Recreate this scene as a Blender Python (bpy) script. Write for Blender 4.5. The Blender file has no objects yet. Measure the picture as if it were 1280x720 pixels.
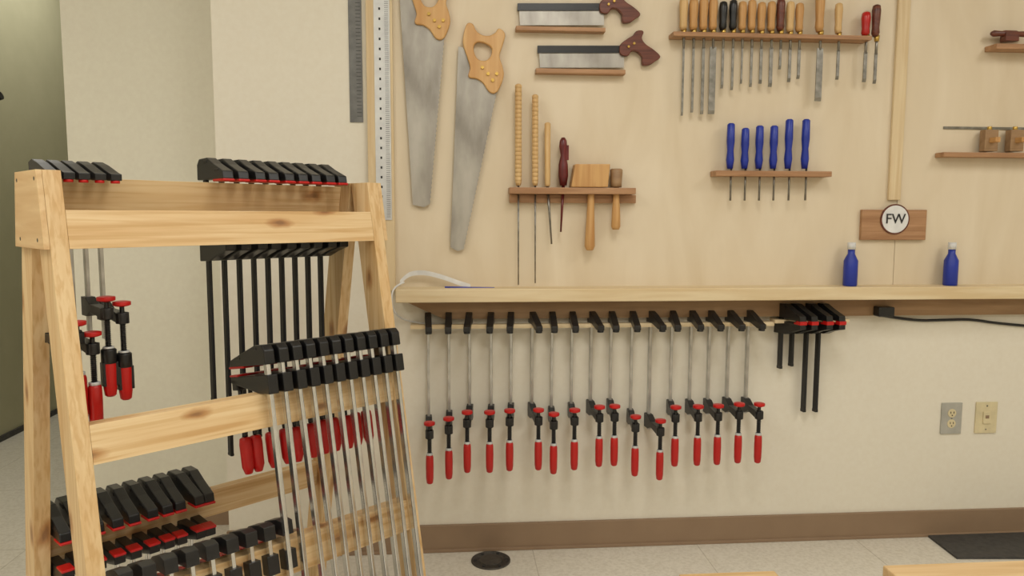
import bpy, bmesh, math, random
from mathutils import Vector, Matrix
random.seed(7)
sc = bpy.context.scene
try:
    sc.view_settings.view_transform = 'Standard'
    sc.view_settings.look = 'None'
except Exception: pass

# ---------------------------------------------------------------- camera
FPX = 930.0
yaw, pitch, roll = math.radians(4.48), math.radians(5.59), 0.0027
CAM = Vector((0, 0, 1.21))
Fh = Vector((math.sin(yaw), math.cos(yaw), 0)); Z = Vector((0, 0, 1))
Fw = Fh*math.cos(pitch) - Z*math.sin(pitch)
U0 = Fh*math.sin(pitch) + Z*math.cos(pitch)
R0 = Vector((math.cos(yaw), -math.sin(yaw), 0))
Rr = R0*math.cos(roll) + U0*math.sin(roll)
Uu = U0*math.cos(roll) - R0*math.sin(roll)
cd = bpy.data.cameras.new('camera'); co = bpy.data.objects.new('camera', cd)
sc.collection.objects.link(co)
m = Matrix((Rr, Uu, -Fw)).transposed().to_4x4(); m.translation = CAM
co.matrix_world = m
cd.sensor_width = 36; cd.lens = FPX/1280*36; cd.clip_start = 0.02
sc.camera = co

YW = 2.60   # back wall plane
def ray(px, py): return Fw + Rr*((px-640)/FPX) + Uu*((360-py)/FPX)
def W(px, py, off=0.0):       # survey point on the back wall (off = stand-off from wall)
    d = ray(px, py); return CAM + d*((YW-off)/d.y)
def G(px, py, z=0.0):         # survey point on the floor / horizontal level
    d = ray(px, py); return CAM + d*((z-CAM.z)/d.z)

# ---------------------------------------------------------------- materials
def lin(c):
    return tuple(((v/255)/12.92 if v/255 <= 0.04045 else ((v/255+0.055)/1.055)**2.4) for v in c) + (1,)
def base(name):
    mt = bpy.data.materials.new(name); mt.use_nodes = True
    nt = mt.node_tree; b = nt.nodes['Principled BSDF']; return mt, nt, b
def mat(name, c, rough=0.5, metal=0.0, c2=None, scale=20, bump=0.0, stretch=(1,1,1), spec=0.5):
    mt, nt, b = base(name)
    b.inputs['Roughness'].default_value = rough; b.inputs['Metallic'].default_value = metal
    b.inputs['Specular IOR Level'].default_value = spec
    tc = nt.nodes.new('ShaderNodeTexCoord'); mp = nt.nodes.new('ShaderNodeMapping')
    mp.inputs['Scale'].default_value = stretch
    nt.links.new(tc.outputs['Object'], mp.inputs['Vector'])
    n = nt.nodes.new('ShaderNodeTexNoise'); n.inputs['Scale'].default_value = scale; n.inputs['Detail'].default_value = 5
    nt.links.new(mp.outputs[0], n.inputs['Vector'])
    r = nt.nodes.new('ShaderNodeValToRGB')
    if c2 is None: c2 = tuple(v*0.9 for v in c)
    r.color_ramp.elements[0].position = .3; r.color_ramp.elements[1].position = .7
    r.color_ramp.elements[0].color = lin(c2); r.color_ramp.elements[1].color = lin(c)
    nt.links.new(n.outputs['Fac'], r.inputs['Fac']); nt.links.new(r.outputs['Color'], b.inputs['Base Color'])
    if bump:
        bp = nt.nodes.new('ShaderNodeBump'); bp.inputs['Strength'].default_value = bump; bp.inputs['Distance'].default_value = 0.002
        nt.links.new(n.outputs['Fac'], bp.inputs['Height']); nt.links.new(bp.outputs[0], b.inputs['Normal'])
    return mt
def wood(name, c1, c2, axis='x', s=1.0, knots=False, rough=0.5, contrast=(.35,.65), aniso=16.0):
    mt, nt, b = base(name); L = nt.links.new
    b.inputs['Roughness'].default_value = rough
    tc = nt.nodes.new('ShaderNodeTexCoord'); mp = nt.nodes.new('ShaderNodeMapping')
    k = aniso*s; a = 1.1*s
    mp.inputs['Scale'].default_value = {'x': (a, k, k), 'y': (k, a, k), 'z': (k, k, a)}[axis]
    L(tc.outputs['Object'], mp.inputs['Vector'])
    n = nt.nodes.new('ShaderNodeTexNoise'); n.inputs['Scale'].default_value = 2.2; n.inputs['Detail'].default_value = 7
    n.inputs['Distortion'].default_value = 0.7; L(mp.outputs[0], n.inputs['Vector'])
    r = nt.nodes.new('ShaderNodeValToRGB')
    r.color_ramp.elements[0].position = contrast[0]; r.color_ramp.elements[1].position = contrast[1]
    r.color_ramp.elements[0].color = lin(c2); r.color_ramp.elements[1].color = lin(c1)
    L(n.outputs['Fac'], r.inputs['Fac']); out = r.outputs['Color']
    if knots:
        def mul(c, r_, f):
            mx = nt.nodes.new('ShaderNodeMix'); mx.data_type = 'RGBA'; mx.blend_type = 'MULTIPLY'; mx.inputs[0].default_value = f
            L(c, mx.inputs[6]); L(r_, mx.inputs[7]); return mx.outputs[2]
        sp = nt.nodes.new('ShaderNodeSeparateXYZ'); L(tc.outputs['Object'], sp.inputs[0])
        ad = nt.nodes.new('ShaderNodeMath'); ad.operation = 'ADD'
        L(sp.outputs[0 if axis == 'z' else 1], ad.inputs[0])
        L(sp.outputs[1 if axis == 'z' else 2], ad.inputs[1])
        def sc_(o_, v_):
            q_ = nt.nodes.new('ShaderNodeMath'); q_.operation = 'MULTIPLY'; q_.inputs[1].default_value = v_; L(o_, q_.inputs[0]); return q_.outputs[0]
        cb = nt.nodes.new('ShaderNodeCombineXYZ')
        L(sc_(sp.outputs[{'x':0,'z':2,'y':1}[axis]], 3.3), cb.inputs[0]); L(sc_(ad.outputs[0], 7.5), cb.inputs[1])
        # warp a little so knots are irregular
        nn = nt.nodes.new('ShaderNodeTexNoise'); nn.inputs['Scale'].default_value = 6; L(cb.outputs[0], nn.inputs['Vector'])
        vm = nt.nodes.new('ShaderNodeVectorMath'); vm.operation = 'MULTIPLY_ADD'
        vm.inputs[1].default_value = (.12,.12,0); L(nn.outputs['Color'], vm.inputs[0]); L(cb.outputs[0], vm.inputs[2])
        v = nt.nodes.new('ShaderNodeTexVoronoi'); v.voronoi_dimensions = '2D'; v.inputs['Scale'].default_value = 1.0; L(vm.outputs[0], v.inputs['Vector'])
        r2 = nt.nodes.new('ShaderNodeValToRGB')
        e = r2.color_ramp.elements; e[0].position = .03; e[0].color = (.28, .14, .06, 1); e[1].position = .16; e[1].color = (1, 1, 1, 1)
        x_ = e.new(.075); x_.color = (.62, .42, .26, 1)
        L(v.outputs['Distance'], r2.inputs['Fac']); out = mul(out, r2.outputs['Color'], .8)
        # growth-ring streaks that bend round the knots
        mp3 = nt.nodes.new('ShaderNodeMapping'); mp3.inputs['Scale'].default_value = {'x': (.8, 30, 30), 'y': (30, .8, 30), 'z': (30, 30, .8)}[axis]
        L(tc.outputs['Object'], mp3.inputs['Vector'])
        n3 = nt.nodes.new('ShaderNodeTexNoise'); n3.inputs['Scale'].default_value = 3; n3.inputs['Detail'].default_value = 3; n3.inputs['Distortion'].default_value = .4
        L(mp3.outputs[0], n3.inputs['Vector'])
        r3 = nt.nodes.new('ShaderNodeValToRGB'); r3.color_ramp.elements[0].position = .38; r3.color_ramp.elements[1].position = .52
        r3.color_ramp.elements[0].color = (.80, .68, .52, 1); r3.color_ramp.elements[1].color = (1, 1, 1, 1)
        L(n3.outputs['Fac'], r3.inputs['Fac']); out = mul(out, r3.outputs['Color'], .65)
    L(out, b.inputs['Base Color'])
    bp = nt.nodes.new('ShaderNodeBump'); bp.inputs['Strength'].default_value = .15; bp.inputs['Distance'].default_value = 0.001
    L(n.outputs['Fac'], bp.inputs['Height']); L(bp.outputs[0], b.inputs['Normal'])
    return mt

M = {}
M['wall'] = mat('wall_paint', (228,222,206), .7, c2=(225,218,201), scale=60, bump=.1)
M['wall_l'] = mat('wall_paint_side', (227,223,205), .7, c2=(223,218,200), scale=60, bump=.1)
M['hall'] = mat('hall_shaded', (180,176,146), .7, c2=(174,170,140), scale=8)  # darker olive: the unlit hall's shade is put into the wall colour
M['ceil'] = mat('ceiling_white', (235,234,231), .8, scale=80)
M['ply'] = wood('birch_plywood', (225,211,186), (212,195,166), 'z', .7, contrast=(.3,.7), aniso=4)
M['ply_edge'] = wood('trim_pine_z', (222,202,164), (206,180,138), 'z', 1)
M['shelf'] = wood('shelf_pine', (226,208,172), (212,188,146), 'x', 1)
M['cleat'] = wood('cleat_oak', (164,132,96), (142,110,76), 'x', 1)
M['ledge'] = wood('ledge_wood', (182,140,102), (154,112,76), 'x', 1.5)
M['px'] = wood('pine_x', (232,204,158), (218,182,130), 'x', .9, True, .42)
M['pz'] = wood('pine_z', (230,202,156), (216,180,128), 'z', .9, True, .42)
M['pd'] = wood('pine_end', (226,196,148), (208,170,120), 'y', .9, False, .45)
M['hw'] = wood('handle_wood', (206,162,104), (186,136,80), 'z', 1.5)
M['hl'] = wood('handle_light', (222,190,134), (202,162,108), 'z', 1.5)
M['apple'] = wood('saw_handle_wood', (214,172,114), (198,148,88), 'z', 1.0, rough=.35)
M['dark'] = wood('rosewood', (118,64,46), (80,38,28), 'x', 3, rough=.35)
M['burg'] = wood('burgundy_wood', (112,36,36), (80,22,24), 'z', 3, rough=.3)
M['black'] = mat('black_cast_iron', (30,29,30), .38, c2=(19,19,20), scale=40)
M['plast'] = mat('black_plastic', (24,24,25), .32, scale=40)
M['red'] = mat('red_plastic', (200,24,22), .35, c2=(184,18,17), scale=20)
M['redw'] = mat('red_lacquer', (190,30,26), .3, c2=(172,22,20), scale=20)
M['blue'] = mat('blue_plastic', (28,52,160), .35, scale=20)
M['steel'] = mat('saw_steel', (182,178,170), .42, .75, c2=(132,127,120), scale=14, stretch=(1,1,.35))
M['tool'] = mat('tool_steel', (160,157,150), .35, .85, c2=(112,109,102), scale=30)
M['chrome'] = mat('chrome_bar', (226,227,228), .17, .95, c2=(200,201,202), scale=20)
M['bars'] = mat('zinc_bar', (206,206,204), .3, .85, c2=(172,172,170), scale=20)
M['barb'] = mat('black_steel_bar', (36,36,38), .4, .3, scale=20)
M['rule'] = mat('aluminium_rule', (215,217,216), .4, .35, c2=(200,201,202), scale=30)
M['ruled'] = mat('dark_rule', (120,120,118), .45, .5, c2=(100,100,98), scale=30)
M['ink'] = mat('ink', (40,40,40), .6)
M['brass'] = mat('brass', (205,170,90), .3, .9)
M['white'] = mat('white_plastic', (232,232,230), .5)
M['ivory'] = mat('ivory_plastic', (222,208,168), .45)
M['plate'] = mat('steel_plate', (186,185,178), .4, .4)
M['base'] = mat('baseboard_vinyl', (144,120,95), .5, c2=(138,114,90), scale=10)
M['matm'] = mat('dark_mat', (70,68,66), .6, c2=(54,53,51), scale=60)
M['drain'] = mat('drain_iron', (84,80,74), .5, .3, c2=(60,57,53), scale=60)
M['bench'] = wood('bench_maple', (222,192,146), (202,166,116), 'x', 1)
# floor
mt, nt, b = base('floor_vinyl'); L = nt.links.new
tc = nt.nodes.new('ShaderNodeTexCoord')
n = nt.nodes.new('ShaderNodeTexNoise'); n.inputs['Scale'].default_value = 90; n.inputs['Detail'].default_value = 4
br = nt.nodes.new('ShaderNodeTexBrick'); br.offset = 0; br.inputs['Scale'].default_value = 1
br.inputs['Brick Width'].default_value = .61; br.inputs['Row Height'].default_value = .61; br.inputs['Mortar Size'].default_value = .0018
br.inputs['Color1'].default_value = (1,1,1,1); br.inputs['Color2'].default_value = (.97,.97,.97,1); br.inputs['Mortar'].default_value = (.72,.7,.66,1)
L(tc.outputs['Object'], n.inputs['Vector']); L(tc.outputs['Object'], br.inputs['Vector'])
r = nt.nodes.new('ShaderNodeValToRGB'); r.color_ramp.elements[0].position=.35; r.color_ramp.elements[1].position=.6
r.color_ramp.elements[0].color = lin((208,201,185)); r.color_ramp.elements[1].color = lin((222,216,202)); L(n.outputs['Fac'], r.inputs['Fac'])
mx = nt.nodes.new('ShaderNodeMix'); mx.data_type='RGBA'; mx.blend_type='MULTIPLY'; mx.inputs[0].default_value=1
L(r.outputs['Color'], mx.inputs[6]); L(br.outputs['Color'], mx.inputs[7]); L(mx.outputs[2], b.inputs['Base Color'])
b.inputs['Roughness'].default_value=.32
M['floor'] = mt

# ---------------------------------------------------------------- mesh builder
class B:
    def __init__(s): s.bm = bmesh.new(); s.mats = []
    def mi(s, k):
        if k not in s.mats: s.mats.append(k)
        return s.mats.index(k)
    def face(s, vs, k, smooth=False):
        try:
            f = s.bm.faces.new(vs); f.material_index = s.mi(k); f.smooth = smooth
        except ValueError: pass
    def prism(s, pts, ext, k, side=None):
        pts = [Vector(p) for p in pts]; ext = Vector(ext)
        a = [s.bm.verts.new(p) for p in pts]; b_ = [s.bm.verts.new(p+ext) for p in pts]
        s.face(a, k); s.face(b_[::-1], k); n = len(a)
        for i in range(n): s.face([a[i], b_[i], b_[(i+1) % n], a[(i+1) % n]], side or k)
    def box(s, c, sz, k, rot=None):
        c = Vector(c); x, y, z = [v/2 for v in sz]
        P = [Vector(p) for p in ((-x,-y,-z),(x,-y,-z),(x,y,-z),(-x,y,-z))]
        e = Vector((0,0,2*z))
        if rot is not None: P = [rot @ p for p in P]; e = rot @ e
        s.prism([c+p for p in P], e, k)
    def bx(s, a, b_, k):
        s.box([(a[i]+b_[i])/2 for i in range(3)], [abs(b_[i]-a[i]) for i in range(3)], k)
    def lathe(s, p0, d, prof, k, seg=14):
        p0 = Vector(p0); d = Vector(d).normalized()
        u = d.orthogonal().normalized(); v = d.cross(u)
        rings = []
        for t, r in prof:
            rr = max(r, 1e-5)
            rings.append([s.bm.verts.new(p0 + d*t + (u*math.cos(2*math.pi*i/seg) + v*math.sin(2*math.pi*i/seg))*rr) for i in range(seg)])
        s.face(rings[0][::-1], k)
        for q in range(len(rings)-1):
            for i in range(seg):
                s.face([rings[q][i], rings[q][(i+1)%seg], rings[q+1][(i+1)%seg], rings[q+1][i]], k, True)
        s.face(rings[-1], k)
    def cyl(s, p0, p1, r, k, seg=14, r1=None):
        p0 = Vector(p0); p1 = Vector(p1)
        s.lathe(p0, p1-p0, [(0, r), ((p1-p0).length, r if r1 is None else r1)], k, seg)
    def mesh(s, name):
        bmesh.ops.recalc_face_normals(s.bm, faces=s.bm.faces[:])
        me = bpy.data.meshes.new(name); s.bm.to_mesh(me); s.bm.free()
        for k in s.mats: me.materials.append(M[k])
        return me
    def obj(s, name, mw=None, bevel=0.0, center=True):
        off = Vector((0,0,0))
        if center:
            vs = [v.co for v in s.bm.verts]
            off = Vector([ (min(v[i] for v in vs)+max(v[i] for v in vs))/2 for i in range(3)])
            for v in s.bm.verts: v.co -= off
        me = s.mesh(name); return place(name, me, (mw or Matrix()) @ Matrix.Translation(off), bevel)
def place(name, me, mw, bevel=0.0):
    o = bpy.data.objects.new(name, me); sc.collection.objects.link(o); o.matrix_world = mw
    if bevel:
        md = o.modifiers.new('bevel', 'BEVEL'); md.width = bevel; md.segments = 2; md.limit_method = 'ANGLE'; md.angle_limit = .7
    return o
def catmull(pts, n=5):
    out = []; N = len(pts)
    for i in range(N):
        p0, p1, p2, p3 = [Vector(pts[(i+j-1) % N]) for j in range(4)]
        for k in range(n):
            t = k/n
            out.append(.5*((2*p1) + (p2-p0)*t + (2*p0-5*p1+4*p2-p3)*t*t + (3*p1-p0-3*p2+p3)*t**3))
    return out
def shaped_plate(name, outlines, y, th, k, parent=None, bevel=.003):
    """flat organic part (2-D curve with holes) standing parallel to the wall; outlines in (x,z) metres"""
    cu = bpy.data.curves.new(name, 'CURVE'); cu.dimensions = '2D'; cu.fill_mode = 'BOTH'
    cu.extrude = th/2-bevel; cu.bevel_depth = bevel; cu.bevel_resolution = 2
    cx = sum(p[0] for p in outlines[0])/len(outlines[0]); cz = sum(p[1] for p in outlines[0])/len(outlines[0])
    for ol in outlines:
        sp = cu.splines.new('POLY'); q = catmull([(p[0]-cx, p[1]-cz, 0) for p in ol]); sp.points.add(len(q)-1)
        for i, p in enumerate(q): sp.points[i].co = (p[0], p[1], 0, 1)
        sp.use_cyclic_u = True
    tmp = bpy.data.objects.new(name, cu); me = bpy.data.meshes.new_from_object(tmp)
    bpy.data.objects.remove(tmp)
    me.transform(Matrix.Rotation(math.pi/2, 4, 'X'))
    me.materials.clear(); me.materials.append(M[k])
    o = place(name, me, Matrix.Translation((cx, y, cz)))
    if parent: o.parent = parent; o.matrix_parent_inverse = Matrix.Translation(parent.location).inverted()
    return o
def tube(name, pts, r, k):
    cu = bpy.data.curves.new(name, 'CURVE'); cu.dimensions = '3D'
    sp = cu.splines.new('NURBS'); sp.points.add(len(pts)-1)
    for i, p in enumerate(pts): sp.points[i].co = (*p, 1)
    sp.use_endpoint_u = True; sp.order_u = 3
    cu.bevel_depth = r; cu.resolution_u = 8
    tmp = bpy.data.objects.new(name, cu); me = bpy.data.meshes.new_from_object(tmp); bpy.data.objects.remove(tmp)
    me.materials.clear(); me.materials.append(M[k])
    for p in me.polygons: p.use_smooth = True
    return place(name, me, Matrix())
def band(name, pts, w, k):
    """flat strap standing on edge: centre line pts, width w along z"""
    q = B(); P = [Vector(p) for p in pts]; F = []
    for i in range(len(P)-1):
        for t in (0, .25, .5, .75):
            p0 = P[max(i-1,0)]; p1 = P[i]; p2 = P[i+1]; p3 = P[min(i+2, len(P)-1)]
            F.append(.5*((2*p1)+(p2-p0)*t+(2*p0-5*p1+4*p2-p3)*t*t+(3*p1-p0-3*p2+p3)*t**3))
    F.append(P[-1])
    up = Vector((0,0,w/2)); th = Vector((0,-.0015,0))
    rows = [[q.bm.verts.new(p+a) for a in (up, -up, -up+th, up+th)] for p in F]
    for a, b_ in zip(rows, rows[1:]):
        for j in range(4): q.face([a[j], a[(j+1)%4], b_[(j+1)%4], b_[j]], k, False)
    q.face(rows[0], k); q.face(rows[-1], k)
    return q.obj(name)

# ---------------------------------------------------------------- room shell
XL, XR, YB, H = -2.42, 4.2, -3.0, 2.75
xc = W(270, 200).x                       # outside corner of the main wall
YR = 2.90                                # recessed wall plane
d = ray(88, 250); xj = (CAM + d*(YR/d.y)).x   # door jamb
def shell(name, a, b_, k):
    q = B(); q.bx(a, b_, k); return q.obj(name)
shell('floor', (XL-.12, YB-.12, -.1), (XR+.12, 6.12, 0), 'floor')
shell('ceiling', (XL-.12, YB-.12, H), (XR+.12, 6.12, H+.1), 'ceil')
shell('wall_back', (xc, YW, 0), (XR+.12, YW+.42, H), 'wall')
shell('wall_recess', (xj, YR, 0), (xc, YR+.12, H), 'wall_l')
shell('wall_right', (XR, YB, 0), (XR+.12, YW, H), 'wall')
shell('wall_front', (XL-.12, YB-.12, 0), (XR+.12, YB, H), 'wall')
shell('wall_left', (XL-.12, YB, 0), (XL, YR, H), 'wall')
shell('wall_hall', (XL-.12, YR, 0), (XL, 6.0, H), 'hall')
shell('wall_hall_end', (XL-.12, 6.0, 0), (xj+.5, 6.12, H), 'hall')
shell('wall_hall_side', (xj+.02, YR+.12, 0), (xj+.14, 6.0, H), 'hall')
q = B(); q.bx((xc-.006, YW-.012, 0), (XR, YW, .1), 'base')
q.bx((xc-.006, YW-.018, 0), (XR, YW, .012), 'base'); q.obj('baseboard_back', bevel=.002)
q = B(); q.bx((xj, YR-.012, 0), (xc, YR, .1), 'base'); q.obj('baseboard_recess')
q = B(); q.bx((XL, YR, 0), (XL+.012, 6, .03), 'matm'); q.obj('baseboard_hall')
q = B()
hp = Vector((XL, 4.12, 1.8)); q.cyl(hp, hp+Vector((.03,0,0)), .03, 'black'); q.cyl(hp+Vector((.03,0,0)), hp+Vector((.09,0,.02)), .022, 'black')
q.obj('coat_hook')

# ---------------------------------------------------------------- lights
def troffer(x, y, e, sx=.6, sy=1.2):
    q = B(); q.bx((x-sx/2-.03, y-sy/2-.03, H-.03), (x-sx/2, y+sy/2+.03, H), 'ceil'); q.bx((x+sx/2, y-sy/2-.03, H-.03), (x+sx/2+.03, y+sy/2+.03, H), 'ceil')
    q.bx((x-sx/2, y-sy/2-.03, H-.03), (x+sx/2, y-sy/2, H), 'ceil'); q.bx((x-sx/2, y+sy/2, H-.03), (x+sx/2, y+sy/2+.03, H), 'ceil')
    q.obj('ceiling_light_frame')
    l = bpy.data.lights.new('ceiling_light', 'AREA'); l.shape = 'RECTANGLE'; l.size = sx; l.size_y = sy; l.energy = e; l.color = (1, .972, .915)
    o = bpy.data.objects.new('ceiling_light', l); sc.collection.objects.link(o); o.location = (x, y, H-.02)
for x in (-1.5, .5, 2.6):
    for y in (-1.6, .75): troffer(x, y, 20.5)
troffer(-1.95, 4.3, 11)  # added fill to brighten the hall; this lamp and its frame are made up
w = bpy.data.worlds.new('world'); sc.world = w; w.use_nodes = True
w.node_tree.nodes['Background'].inputs[0].default_value = (1, .97, .92, 1); w.node_tree.nodes['Background'].inputs[1].default_value = .3

# ---------------------------------------------------------------- tool board
BT = .018
def wbx(q, x0, y0, x1, y1, o0, o1, k):
    a = W(x0, y0, o1); b_ = W(x1, y1, o1); q.bx((a.x, YW-o0, b_.z), (b_.x, YW-o1, a.z), k)
ztop = 2.25
xl = W(494, 300, BT).x; xr = XR-.2; zb = W(700, 362, BT).z
q = B(); q.bx((xl, YW-.0005, zb), (W(1128,120,BT).x, YW-BT, ztop), 'ply'); q.bx((W(1128,120,BT).x+.002, YW-.0005, zb), (xr, YW-BT, ztop), 'ply'); q.obj('plywood_tool_board')
q = B(); xa = W(459, 150, .03).x
q.bx((xa, YW, zb), (xl, YW-.03, ztop), 'ply_edge'); q.obj('trim_1', bevel=.002)
q = B(); a = W(1117, 130, .03); q.bx((a.x, YW-BT, W(1117,250,.03).z), (a.x+.045, YW-BT-.012, ztop), 'ply_edge'); q.obj('trim_2', bevel=.002)
q = B(); a = W(494, 362, .11); zt = a.z
q.bx((a.x, YW, zt-.045), (xr, YW-.11, zt), 'shelf'); q.obj('wall_shelf', bevel=.003)
q = B(); q.prism([(a.x+.02, YW, zt-.046), (xr, YW, zt-.046), (xr, YW, zt-.112), (a.x+.16, YW, zt-.112)], (0, -.03, 0), 'cleat'); q.obj('shelf_cleat')
# rulers
q = B(); a = W(469, -30, .033); b_ = W(490, 275, .033)
q.bx((b_.x-.052, YW-.030, b_.z), (b_.x, YW-.033, a.z), 'rule')
z = b_.z+.01; i = 0
while z < a.z:
    q.bx((b_.x-.004-.013, YW-.0330, z), (b_.x-.004, YW-.0335, z+.0012), 'ink')
    if i % 5 == 0: q.bx((b_.x-.036, YW-.0330, z), (b_.x-.03, YW-.0335, z+.008), 'ink')
    z += .0065; i += 1
q.obj('metal_yardstick')
q = B(); a = W(438, -30, .003); b_ = W(454, 153, .003)
q.bx((b_.x-.044, YW-.0, b_.z), (b_.x, YW-.003, a.z), 'ruled')
z = b_.z+.02
while z < a.z:
    q.bx((b_.x-.02, YW-.003, z), (b_.x-.004, YW-.0035, z+.0015), 'ink'); z += .012
q.obj('steel_ruler')

# ---------------------------------------------------------------- saws
def P2(pts, off): return [W(x, y, off) for x, y in pts]
def handsaw(dx, dy, blade, teeth):
    off = BT+.004
    q = B(); pts = P2(blade, off+.012)
    i, j = teeth; A, C = pts[i], pts[j]; n = 70; tp = []
    nrm = Vector((-(C-A).z, 0, (C-A).x)).normalized()*.0022
    if nrm.x < 0: nrm = -nrm
    for k in range(1, n): tp.append(A + (C-A)*(k/n) + (nrm if k % 2 else Vector((0,0,0))))
    pts = pts[:i+1] + tp + pts[i+1:]
    q.prism(pts, (0, .0016, 0), 'steel')
    for sx, sy in ((610, 92), (616, 100), (603, 84), (621, 92)):
        c = W(sx+dx, sy+dy, off+.028); q.cyl(c, c+Vector((0,.01,0)), .0055, 'brass')
    s = q.obj('handsaw')
    h = [(584,32),(590,31),(594,39),(602,45),(612,46),(620,42),(624,37),(630,43),(627,56),(623,70),(627,84),(628,96),(621,113),(613,114),(605,103),(596,97),(587,95),(589,84),(585,70),(580,52)]
    ho = [(597,51),(608,53),(616,60),(615,70),(608,77),(598,76),(592,68),(591,57)]
    f = lambda l: [(W(x+dx, y+dy, off+.02).x, W(x+dx, y+dy, off+.02).z) for x, y in l]
    shaped_plate('handle', [f(h), f(ho)], YW-off-.011, .022, 'apple', s, .004)
handsaw(0, 0, [(573,58),(588,62),(600,95),(621,113),(579,312),(572,314),(563,309)], (3, 4))
handsaw(-67, -67, [(499,-10),(521,-5),(533,28),(555,46),(537,255),(530,259),(516,256)], (3, 4))
def backsaw(dx, dy):
    off = BT+.005; q = B(); f = lambda l, o: P2([(x+dx, y+dy) for x, y in l], o)
    q.prism(f([(672,57),(780,57),(780,66),(672,66)], off+.012), (0, .010, 0), 'plast')
    q.prism(f([(674,66),(780,66),(780,84.5),(675,84.5)], off+.008), (0, .0015, 0), 'steel')
    for t in ((786,58),(793,54)):
        c = W(t[0]+dx, t[1]+dy, off+.026); q.cyl(c, c+Vector((0,.01,0)), .004, 'brass')
    s = q.obj('backsaw')
    h = [(776,57),(784,50),(792,45),(796,40),(803,40),(801,48),(806,56),(816,63),(824,71),(818,76),(812,80),(804,80),(803,71),(797,64),(789,63),(784,69),(776,67)]
    shaped_plate('handle', [[(W(x+dx, y+dy, off+.015).x, W(x+dx, y+dy, off+.015).z) for x, y in h]], YW-off-.010, .020, 'dark', s, .003)
    q = B(); wbx(q, 670+dx, 85+dy, 782+dx, 93+dy, BT, BT+.035, 'ledge'); 
    q.obj('saw_ledge', bevel=.002)
backsaw(0, 0); backsaw(-25, -53)

# ---------------------------------------------------------------- chisel rack
q = B(); wbx(q, 842, 39, 1090, 50, BT, BT+.06, 'ledge'); q.obj('chisel_rack', bevel=.002)
q = B(); wbx(q, 1246, 54, 1400, 64, BT, BT+.06, 'ledge'); q.obj('chisel_rack', bevel=.002)
def chisel(px, y0, y1, yend, hk, r=.0155, bw=.008):
    o = BT+.032; top = W(px, y0, o); bot = W(px, y1, o); end = W(px-1.5*(yend>0), yend, o); Lh = top.z-bot.z
    q = B()
    q.lathe(top, (0,0,-1), [(0, r*.45), (.004, r*.85), (.02, r), (Lh*.45, r*.92), (Lh*.7, r*.8), (Lh*.88, r*.9), (Lh, r*.62)], hk)
    q.lathe(bot, (0,0,-1), [(-.004, r*.64), (.016, r*.5)], 'brass')
    q.cyl(bot, bot+Vector((0,0,-.06)), .0045, 'tool')
    q.box((bot.x, bot.y, (bot.z-.055+end.z)/2), (bw, .004, bot.z-.055-end.z), 'tool')
    e = end.z; q.prism([(bot.x-bw/2, bot.y+.002, e), (bot.x+bw/2, bot.y+.002, e), (bot.x+bw/2, bot.y-.002, e), (bot.x-bw/2, bot.y-.002, e)], (0, .003, -.012), 'tool')
    q.obj('chisel')
for c in [(855,-4,38,140,'hl',.015,.007),(867.5,-2,38,136,'hw',.016,.008),(880,-4,38,138,'hw',.016,.010),(892,-3,38,138,'hw',.016,.022),
          (904.5,2,38,106,'plast',.0145,.008),(917,0,38,108,'plast',.0145,.008),(928.5,2,38,100,'hw',.015,.006),(940.5,0,38,104,'hw',.015,.008),
          (952.5,3,39,100,'hw',.015,.010),(965,2,39,104,'hw',.015,.012),(976.5,-2,39,82,'dark',.015,.008),(988.5,2,40,98,'hl',.0145,.010),(1000,4,40,94,'hw',.0145,.010),
          (1026,-12,40,122,'hw',.0165,.022),(1049,4,42,95,'hl',.0135,.010),(1083,15,45,98,'redw',.0155,.012),(1096,6,46,100,'dark',.015,.010)]:
    chisel(*c)
q = B(); c = W(1262, 46, .05)
q.lathe(c+Vector((-.07,0,.01)), (1,0,0), [(0,.006),(.01,.011),(.04,.009),(.05,.012),(.09,.012),(.10,.009),(.13,.011),(.14,.006)], 'dark')
q.box(c+Vector((0,0,-.002)), (.05,.03,.03), 'dark'); q.obj('spokeshave', bevel=.002)

# ---------------------------------------------------------------- file rack
q = B(); wbx(q, 637, 234, 795, 243, BT, BT+.065, 'ledge'); wbx(q, 637, 243, 795, 254, BT, BT+.02, 'ledge'); q.obj('file_rack', bevel=.002)
o = BT+.036
def ribbed(px, y0, y1, yend, r, bw, tilt=0, rib=True, hk='hl', name='wood_file'):
    q = B(); top = W(px, y0, o); bot = W(px, y1, o); end = W(px+tilt, yend, o); L_ = top.z-bot.z
    prof = [(0, r*.5), (.004, r)]
    if rib:
        n = int(L_/.014)
        for i in range(1, n): t = i*L_/n; prof += [(t-.001, r), (t, r*.8), (t+.001, r)]
    prof += [(L_*.97, r*.9), (L_, r*.7)]
    q.lathe(top, bot-top, prof, hk); q.cyl(bot, end, bw, 'tool', 8, bw*.6); q.obj(name)
ribbed(648, 105, 232, 356, .0115, .0035)
ribbed(669, 118, 232, 354, .0105, .0035)
ribbed(684.5, 153, 233, 305, .0105, .005, 5, False)
q = B(); t = W(704, 172, o); bt = W(704, 232, o); L_ = t.z-bt.z
q.lathe(t, bt-t, [(0,.006),(.01,.012),(.03,.014),(.06,.009),(.09,.016),(.13,.017),(L_,.012)], 'burg')
c = (t+bt)/2; q.box(c+Vector((.012,0,.03)), (.012,.014,.05), 'burg')
q.cyl(bt, W(701, 290, o), .006, 'burg', 10, .003); q.obj('marking_awl')
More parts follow.
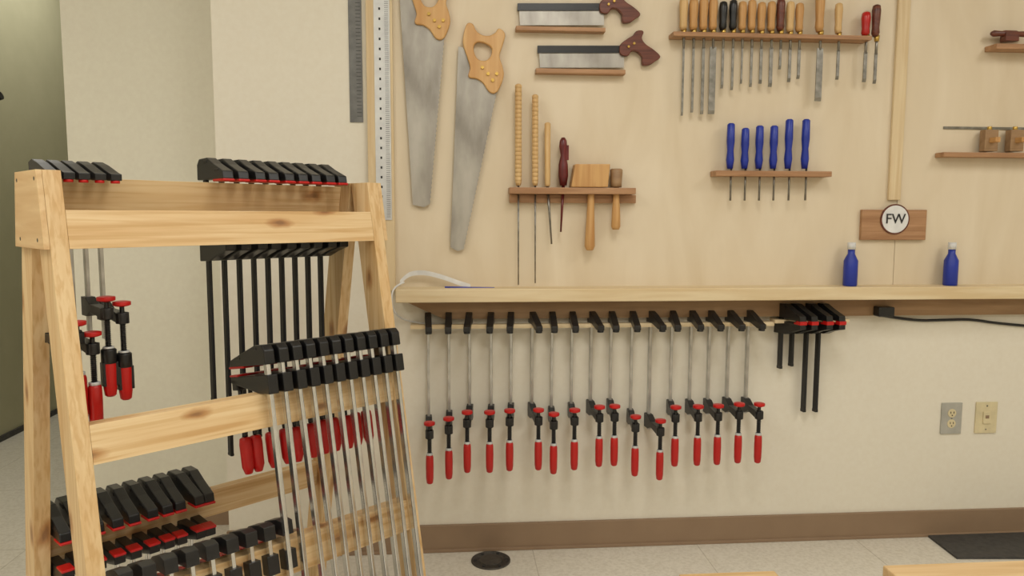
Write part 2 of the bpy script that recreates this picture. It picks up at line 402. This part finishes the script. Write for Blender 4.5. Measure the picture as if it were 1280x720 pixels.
# mallet
q = B(); a = P2([(719,205),(763,205),(760,234),(714,234)], BT+.06); q.prism(a, (0,.05,0), 'hw')
c = W(739, 236, o); e = W(737, 313, o)
q.lathe(c, e-c, [(0,.011),(.05,.012),((c-e).length*.7,.016),((c-e).length*.93,.018),((c-e).length,.012)], 'hw'); q.obj('joiners_mallet', bevel=.003)
q = B(); c = W(770.5, 211, o); e = W(770.5, 234, o); q.lathe(c, (0,0,-1), [(0,.017),(.004,.022),(.05,.019),((c-e).length,.019)], 'cleat')
e2 = W(770, 287, o); q.lathe(e, (0,0,-1), [(0,.009),(.03,.011),(.1,.015),((e-e2).length-.01,.016),((e-e2).length,.011)], 'hw'); q.obj('carvers_mallet')

# ---------------------------------------------------------------- blue handled tools rack
q = B(); wbx(q, 895, 213, 1040, 221, BT, BT+.06, 'ledge'); q.obj('screwdriver_rack', bevel=.002)
for px, y0 in ((914,154),(932,160),(950,157),(968,157),(987,149),(1008,149)):
    q = B(); t = W(px, y0, o); bt = W(px, 211, o); L_ = t.z-bt.z
    q.lathe(t, (0,0,-1), [(0,.008),(.005,.013),(L_*.4,.014),(L_*.6,.011),(L_*.8,.014),(L_,.010)], 'blue'); q.cyl(bt, bt+Vector((0,0,-.11)), .0035, 'tool'); q.obj('screwdriver')
q = B(); wbx(q, 1180, 190, 1400, 198, BT, BT+.05, 'ledge'); q.obj('gauge_ledge', bevel=.002)
for px in (1236, 1268):
    q = B(); c = W(px, 176, BT+.03); q.box(c, (.05,.03,.075), 'cleat'); q.box(c+Vector((0,-.022,.0)), (.018,.05,.018), 'hw')
    q.cyl(c+Vector((0,0,.035)), c+Vector((0,0,.05)), .008, 'brass'); q.obj('marking_gauge', bevel=.002)
q = B(); wbx(q, 1180, 158, 1330, 163, BT, BT+.004, 'tool')
q.obj('straightedge')
# round badge sign
q = B(); wbx(q, 1078, 262, 1157, 300, BT, BT+.015, 'ledge'); sg = q.obj('shop_sign', bevel=.002)
q = B(); c = W(1119, 274, BT+.019); q.cyl(c, c+Vector((0,.004,0)), .054, 'dark', 40); q.cyl(c+Vector((0,-.001,0)), c+Vector((0,.003,0)), .049, 'white', 40)
s2 = q.obj('badge'); s2.parent = sg; s2.matrix_parent_inverse = sg.matrix_basis.inverted()
tx = bpy.data.curves.new('lettering', 'FONT'); tx.body = 'FW'; tx.size = .05; tx.align_x = 'CENTER'; tx.align_y = 'CENTER'; tx.extrude = .001
to = bpy.data.objects.new('lettering', tx); sc.collection.objects.link(to); tx.materials.append(M['ink'])
to.matrix_world = Matrix.Translation(c+Vector((0,-.0025,0))) @ Matrix.Rotation(math.pi/2, 4, 'X')
to.parent = sg; to.matrix_parent_inverse = sg.matrix_basis.inverted()
for px, k in ((1187,'blue'),(1062,'blue')):
    q = B(); b0 = W(px, 362, .06); b0.z = zt
    q.lathe(b0, Z, [(0,.022),(.004,.024),(.09,.024),(.115,.012),(.13,.012)], k, 20); q.lathe(b0+Vector((0,0,.13)), Z, [(0,.014),(.025,.014)], 'white', 16); q.obj('glue_bottle')

# ---------------------------------------------------------------- clamp meshes
def fclamp(name, L_, slide, T, barm='bars', bw=.009, hl=.10, hr=.0135, scr=.045, hk='redw', s=1.0, tipred=False, grip=False):
    """F-style bar clamp: origin at top of bar, bar runs -Z, arms point -Y"""
    q = B(); th = .022*s
    q.bx((-bw/2, -.009, -L_), (bw/2, .009, .005), barm)
    q.prism([(-th/2, y, z) for y, z in ((.014,.012),(-.014,.018),(-.05*s,.008),(-T+.01,-.014),(-T-.008,-.018),(-T-.008,-.034),(-T+.02,-.034),(-.04,-.022),(.014,-.024))], (th,0,0), 'black')
    q.cyl((0,-T+.003,-.034), (0,-T+.003,-.041), .011, 'red' if tipred else 'black')
    zs = -slide
    q.prism([(-th/2, y, z+zs) for y, z in ((.016,.022),(-.016,.022),(-.05,.006),(-T+.012,.004),(-T-.012,.004),(-T-.012,-.022),(-T+.016,-.022),(-.05,-.014),(-.018,-.028),(.016,-.028))], (th,0,0), 'black')
    q.cyl((0,-T,zs+.004), (0,-T,zs-.024), .014*s, 'black')
    q.cyl((0,-T,zs+.03), (0,-T,zs-.024-scr), .0058, 'plast', 10)
    for i in range(int(scr/.005)): q.cyl((0,-T,zs-.026-i*.005), (0,-T,zs-.0285-i*.005), .0078, 'plast', 10)
    q.lathe((0,-T,zs+.020), Z, [(0,.012*s),(.003,.019*s),(.012,.019*s),(.014,.010*s)], 'red')
    zh = zs-.024-scr
    q.cyl((0,-T,zh), (0,-T,zh-.008), hr*.8, 'rule')
    q.lathe((0,-T,zh-.008), -Z, [(0,hr*.8),(.006,hr*.95),(hl*.35,hr),(hl*.8,hr*.95),(hl-.004,hr*.8),(hl,hr*.5)], hk)
    if grip:
        q.lathe((0,-T,zh-.004), -Z, [(0,hr*.8),(.004,hr*1.08),(hl*.3,hr*1.1),(hl*.34,hr*.9)], 'plast')
        for sx in (-1, 1): q.box((sx*hr*.75,-T,zh-hl*.58), (hr*.7,hr*1.3,hl*.5), 'plast')
    return q.mesh(name)
def kclamp(name, L_, slide, T, barm, bw=.010, handle=True, th=.032, hz=.14, hl=.1, s=1.0, r0=.55):
    """parallel jaw clamp"""
    q = B()
    q.bx((-bw/2, -.013*s, -L_), (bw/2, .013*s, .0), barm)
    q.prism([(-th/2, y, z) for y, z in ((.026*s,-.03*s),(.026*s,.018*s),(.010*s,.036*s),(-.045*s,.038*s),(-T*.55,.018*s),(-T*.97,-.006*s),(-T,-.030*s))], (th,0,0), 'plast')
    q.box((0,-.040*s,.026*s), (th+.004,.03*s,.012*s), 'black')
    q.box((0,-T*.72,-.002*s), (th+.003,T*.2,.010*s), 'black')
    q.prism([(-th/2-.0015, y, z*s) for y, z in ((-T*r0,-.037),(-T*r0,-.029),(-T-.003,-.029),(-T-.003,-.037))], (th+.003,0,0), 'red')
    zs = -slide
    q.prism([(-th/2, y, z*s+zs) for y, z in ((.026,-.035),(.026,.03),(-T,.03),(-T,.006),(-T*.6,-.012),(-.045,-.030))], (th,0,0), 'plast')
    q.prism([(-th/2-.0015, y, z*s+zs) for y, z in ((-T*.75,.036),(-T*.75,.028),(-T-.003,.028),(-T-.003,.036))], (th+.003,0,0), 'red')
    if handle:
        y = -T*.9
        q.box((0,y,zs), (th,.034,.04*s), 'plast')
        q.cyl((0,y,zs), (0,y,zs-hz), .006, 'plast', 10)
        q.lathe((0,y,zs-hz), -Z, [(0,.012),(.004,.016),(.02,.018),(hl*.8,.017),(hl,.010)], 'red')
    q.box((0,0,-L_+.004), (bw+.001,.028*s,.010), 'plast')
    return q.mesh(name)

# ---- wall rail with 17 F clamps
RO = .054
q = B(); a = W(513, 405, RO); b_ = W(968, 405, RO); zr = (W(513,405,RO).z+W(968,404,RO).z)/2
q.bx((a.x, YW-.030, zr-.014), (b_.x, YW-RO, zr), 'shelf')
for t in (.002, .5, .998):
    x = a.x+(b_.x-a.x)*t
    x = min(max(x, a.x+.012), b_.x-.012); q.bx((x-.0045 if t==.5 else x-.012, YW, zr-.013), (x+.0045 if t==.5 else x+.012, YW-.031, zr-.001), 'shelf')
q.obj('clamp_rail')
hx = [537,561,584,612,637,673,692,718,749,768,794,825,844,872,897,923,948]
hy = [566,560,552,552,550,549,554,549,545,544,557,562,545,544,543,541,541]
bxp = [535,561,587,614,639,665,690,715,739,764,790,813,840,864,887,911,935]
T0 = .12
for i in range(17):
    top = W(bxp[i], 404, .019); top.z = zr+.023
    hw_ = W(hx[i], hy[i], .019+T0)
    slide = (top.z - hw_.z) - .024 - .05
    me = fclamp('bar_clamp', slide+.035, slide, T0, scr=.05, hl=.10)
    dx = hw_.x-top.x; rz = math.asin(max(-.25, min(.25, dx/T0)))
    place('bar_clamp', me, Matrix.Translation(top) @ Matrix.Rotation(rz, 4, 'Z'), .0015)
# ---- black trigger clamps at the right of the rail
q = B(); a = W(968, 400, .062); b_ = W(1062, 400, .062); q.bx((a.x+.002, YW-.036, a.z-.012), (b_.x, YW-.062, a.z), 'shelf')
q.bx((a.x+.01, YW, a.z-.012), (a.x+.03, YW-.037, a.z), 'shelf'); q.bx((b_.x-.03, YW, a.z-.012), (b_.x-.01, YW-.037, a.z), 'shelf'); q.obj('clamp_rail')
for px, ye in ((977,460),(991,457),(1009,514),(1024,514)):
    t = W(px, 390, .024); t.z = a.z+.028; e = W(px, ye, .024)
    me = kclamp('trigger_clamp', t.z-e.z, .055, .13, 'barb', .009, False, .024, s=.75, r0=.85); place('trigger_clamp', me, Matrix.Translation(t) @ Matrix.Rotation(.15,4,'Z'))

# ---------------------------------------------------------------- clamp rack (A frame)
KS = .87
FL = CAM + R0*(-1.064) + Fh*1.70
RM = Matrix.Translation(CAM) @ Matrix.Scale(KS, 4) @ Matrix.Translation(-CAM) @ Matrix.Translation((FL.x, FL.y, 0)) @ Matrix.Rotation(math.radians(41.5), 4, 'Z')
ZF = 1.21 - 1.21/KS          # floor level expressed in the rack's own frame
LR, WT, HT, SL = .92, .182, 1.31, .185
yf = lambda z: -SL*(HT-z)
yb = lambda z: WT + SL*(HT-z)
q = B()
for x0 in (0, LR-.038):
    q.prism([(x0, yf(ZF), ZF), (x0, yf(HT), HT), (x0, yf(HT)+.089, HT), (x0, yf(ZF)+.089, ZF)], (.038,0,0), 'pz')
    q.prism([(x0, yb(ZF), ZF), (x0, yb(HT), HT), (x0, yb(HT)-.089, HT), (x0, yb(ZF)-.089, ZF)], (.038,0,0), 'pz')
def rail(z0, z1, front=True, k='px'):
    if front: p = [(0,yf(z0),z0),(0,yf(z1),z1),(0,yf(z1)+.038,z1),(0,yf(z0)+.038,z0)]
    else: p = [(0,yb(z0),z0),(0,yb(z1),z1),(0,yb(z1)-.038,z1),(0,yb(z0)-.038,z0)]
    q.prism([(.0385, y, z) for _, y, z in p], (LR-.077,0,0), k)
rail(1.13, 1.219); rail(.642, .731); rail(.25, .339)
rail(1.17, 1.30, False); rail(.25, .339, False)
for x0, x1 in ((-.013, -.0005), (LR+.0005, LR+.013)):
    q.prism([(x0, yf(1.13)+.0, 1.13), (x0, .0, 1.31), (x0, WT, 1.31), (x0, yb(1.13), 1.13)], (x1-x0,0,0), 'pd')
for yy in (.015, .165):
    for zz in (1.15, 1.29): q.cyl((-.0135, yy, zz), (-.012, yy, zz), .005, 'ink', 10)
q.obj('clamp_rack', RM, .003)

# group A: long parallel clamps over back beam, black bars
for i in range(9):
    x = .468 + i*.0465
    Ls = [.68,.86,.84,.82,.84,.80,.82,.84,.82][i]
    me = kclamp('parallel_clamp', Ls, .232, .15, 'barb', .010, False, .031, s=.92)
    place('parallel_clamp', me, RM @ Matrix.Translation((x, WT+.030, 1.336)) @ Matrix.Rotation(random.uniform(-.03,.03), 4, 'Z'), .003)
# group B: long clamps resting on middle rail, chrome bars outside
zh = .836
for i in range(11):
    x = .468 + i*.0415
    me = kclamp('parallel_clamp', 1.04, .075, .21, 'chrome', .0125, True, .029, .15, .105, s=.8)
    mw = RM @ Matrix.Translation((x, yf(zh)-.028, zh)) @ Matrix.Rotation(-math.atan(SL)+random.uniform(-.004,.012), 4, 'X') @ Matrix.Rotation(math.pi+random.uniform(-.04,.04), 4, 'Z') @ Matrix.Rotation(random.uniform(-.008,.008),4,'Y')
    place('parallel_clamp', me, mw, .003)
# group C: short F clamps on the left of back beam
for i, (x, sl, hk) in enumerate(((.040,.42,'redw'),(.073,.41,'redw'),(.106,.44,'redw'),(.142,.355,'red'),(.178,.37,'red'))):
    me = fclamp('screw_clamp', sl+.08, sl, .14, 'bars', .009, .12, .017, .07, hk, 1.15, True, hk=='red')
    place('screw_clamp', me, RM @ Matrix.Translation((x, WT+.030, 1.327)), .002)
# group D: short clamps on lower rails
for i in range(10):
    x = .055 + i*.044
    me = kclamp('short_clamp', .30, .14, .17, 'chrome', .010, False, .030, r0=.7)
    place('short_clamp', me, RM @ Matrix.Translation((x, yb(.339)+.020, .377)) @ Matrix.Rotation(random.uniform(-.05,.05), 4, 'Z'), .003)
for i in range(9):
    x = .07 + i*.05; z_ = .388
    me = fclamp('short_clamp', .30, .085, .12, 'chrome', .010, .1, .015, .05, 'redw', 1.45, True)
    mw = RM @ Matrix.Translation((x, yf(z_)-.016, z_)) @ Matrix.Rotation(-math.atan(SL), 4, 'X') @ Matrix.Rotation(math.pi+random.uniform(-.06,.06), 4, 'Z')
    place('short_clamp', me, mw, .002)

# ---------------------------------------------------------------- strap, cables
band('plastic_strap', [W(500,353,.035), W(512,343,.04), W(530,341,.045), W(552,346,.05), W(572,353,.055), W(588,358,.06)], .016, 'white')
tube('pencil', [W(556,359,.06), W(618,360,.06)], .003, 'blue')
tube('thin_cord', [W(505,353,.10), W(497,356,.115), W(490,364,.118), W(489,382,.118), W(497,396,.05), W(512,402,.008), W(535,405,.006), W(575,408,.006)], .003, 'white')
tube('power_cable', [W(1100,394,.012), W(1140,401,.008), W(1180,400,.006), W(1215,399,.006), W(1250,405,.006), W(1330,411,.006)], .005, 'plast')
q = B(); c = W(1105, 385, .05); q.bx((c.x-.03, YW-.031, c.z-.03), (c.x+.03, YW-.07, c.z+.005), 'plast'); q.obj('power_adapter', bevel=.004)

# ---------------------------------------------------------------- outlets
q = B(); wbx(q, 1178, 504, 1201, 542, 0, .006, 'plate')
c = W(1189.5, 523, .006)
for s_ in (.020, -.020):
    q.lathe(c+Vector((0,.001,s_)), (0,-1,0), [(0,.0165),(.003,.0165)], 'ivory', 20)
    for dx in (-.006, .006): q.box(c+Vector((dx,-.003,s_+.003)), (.002,.002,.008), 'ink')
    q.cyl(c+Vector((0,-.002,s_-.008)), c+Vector((0,-.0035,s_-.008)), .0025, 'ink', 8)
q.cyl(c+Vector((0,.0,0)), c+Vector((0,-.002,0)), .003, 'tool', 8); q.obj('wall_outlet', bevel=.001)
q = B(); wbx(q, 1221, 503, 1245, 541, 0, .006, 'ivory'); c = W(1233, 522, .006)
q.box(c+Vector((0,-.002,0)), (.03,.005,.045), 'ivory'); q.box(c+Vector((0,-.005,.004)), (.014,.002,.012), 'base'); 
for s_ in (.045,-.045): q.cyl(c+Vector((0,0,s_)), c+Vector((0,-.002,s_)), .003, 'tool', 8)
q.obj('phone_jack_plate', bevel=.001)

# ---------------------------------------------------------------- floor things
c = G(613.5, 701); e = G(638, 701); r_ = (e-c).length
q = B(); q.lathe(c, Z, [(0,r_),(.004,r_),(.005,r_*.93),(.003,r_*.92),(.003,.001)], 'drain', 40)
q.lathe(c+Vector((0,0,.003)), Z, [(0,r_*.6),(.002,r_*.58)], 'drain', 30)
for i in range(6):
    a_ = i*math.pi/3; q.cyl(c+Vector((math.cos(a_)*r_*.78, math.sin(a_)*r_*.78, .003)), c+Vector((math.cos(a_)*r_*.78, math.sin(a_)*r_*.78, .0055)), .006, 'ink', 8)
q.obj('floor_drain')
q = B(); pts = [G(1157,669), G(1400,661), G(1400,699), G(1196,699)]
q.prism(pts, (0,0,.008), 'matm'); q.obj('floor_mat')
def bench(name, px0, py, zt_, dep, wd):
    a = G(px0, py, zt_); q = B(); x0 = a.x; x1 = x0+wd; y1 = a.y; y0 = y1-dep
    q.bx((x0,y0,zt_-.045), (x1,y1,zt_), 'bench')
    for x in (x0+.05, x1-.05):
        for y in (y0+.05, y1-.05): q.bx((x-.025,y-.025,0), (x+.025,y+.025,zt_-.045), 'bench')
    q.bx((x0+.06,y1-.06,zt_-.12), (x1-.06,y1-.04,zt_-.045), 'bench'); q.bx((x0+.06,y0+.04,zt_-.12), (x1-.06,y0+.06,zt_-.045), 'bench')
    q.obj(name, bevel=.004)
bench('wooden_bench', 1103, 706, .48, .35, .9)
bench('wooden_stool', 848, 717, .42, .26, .22)
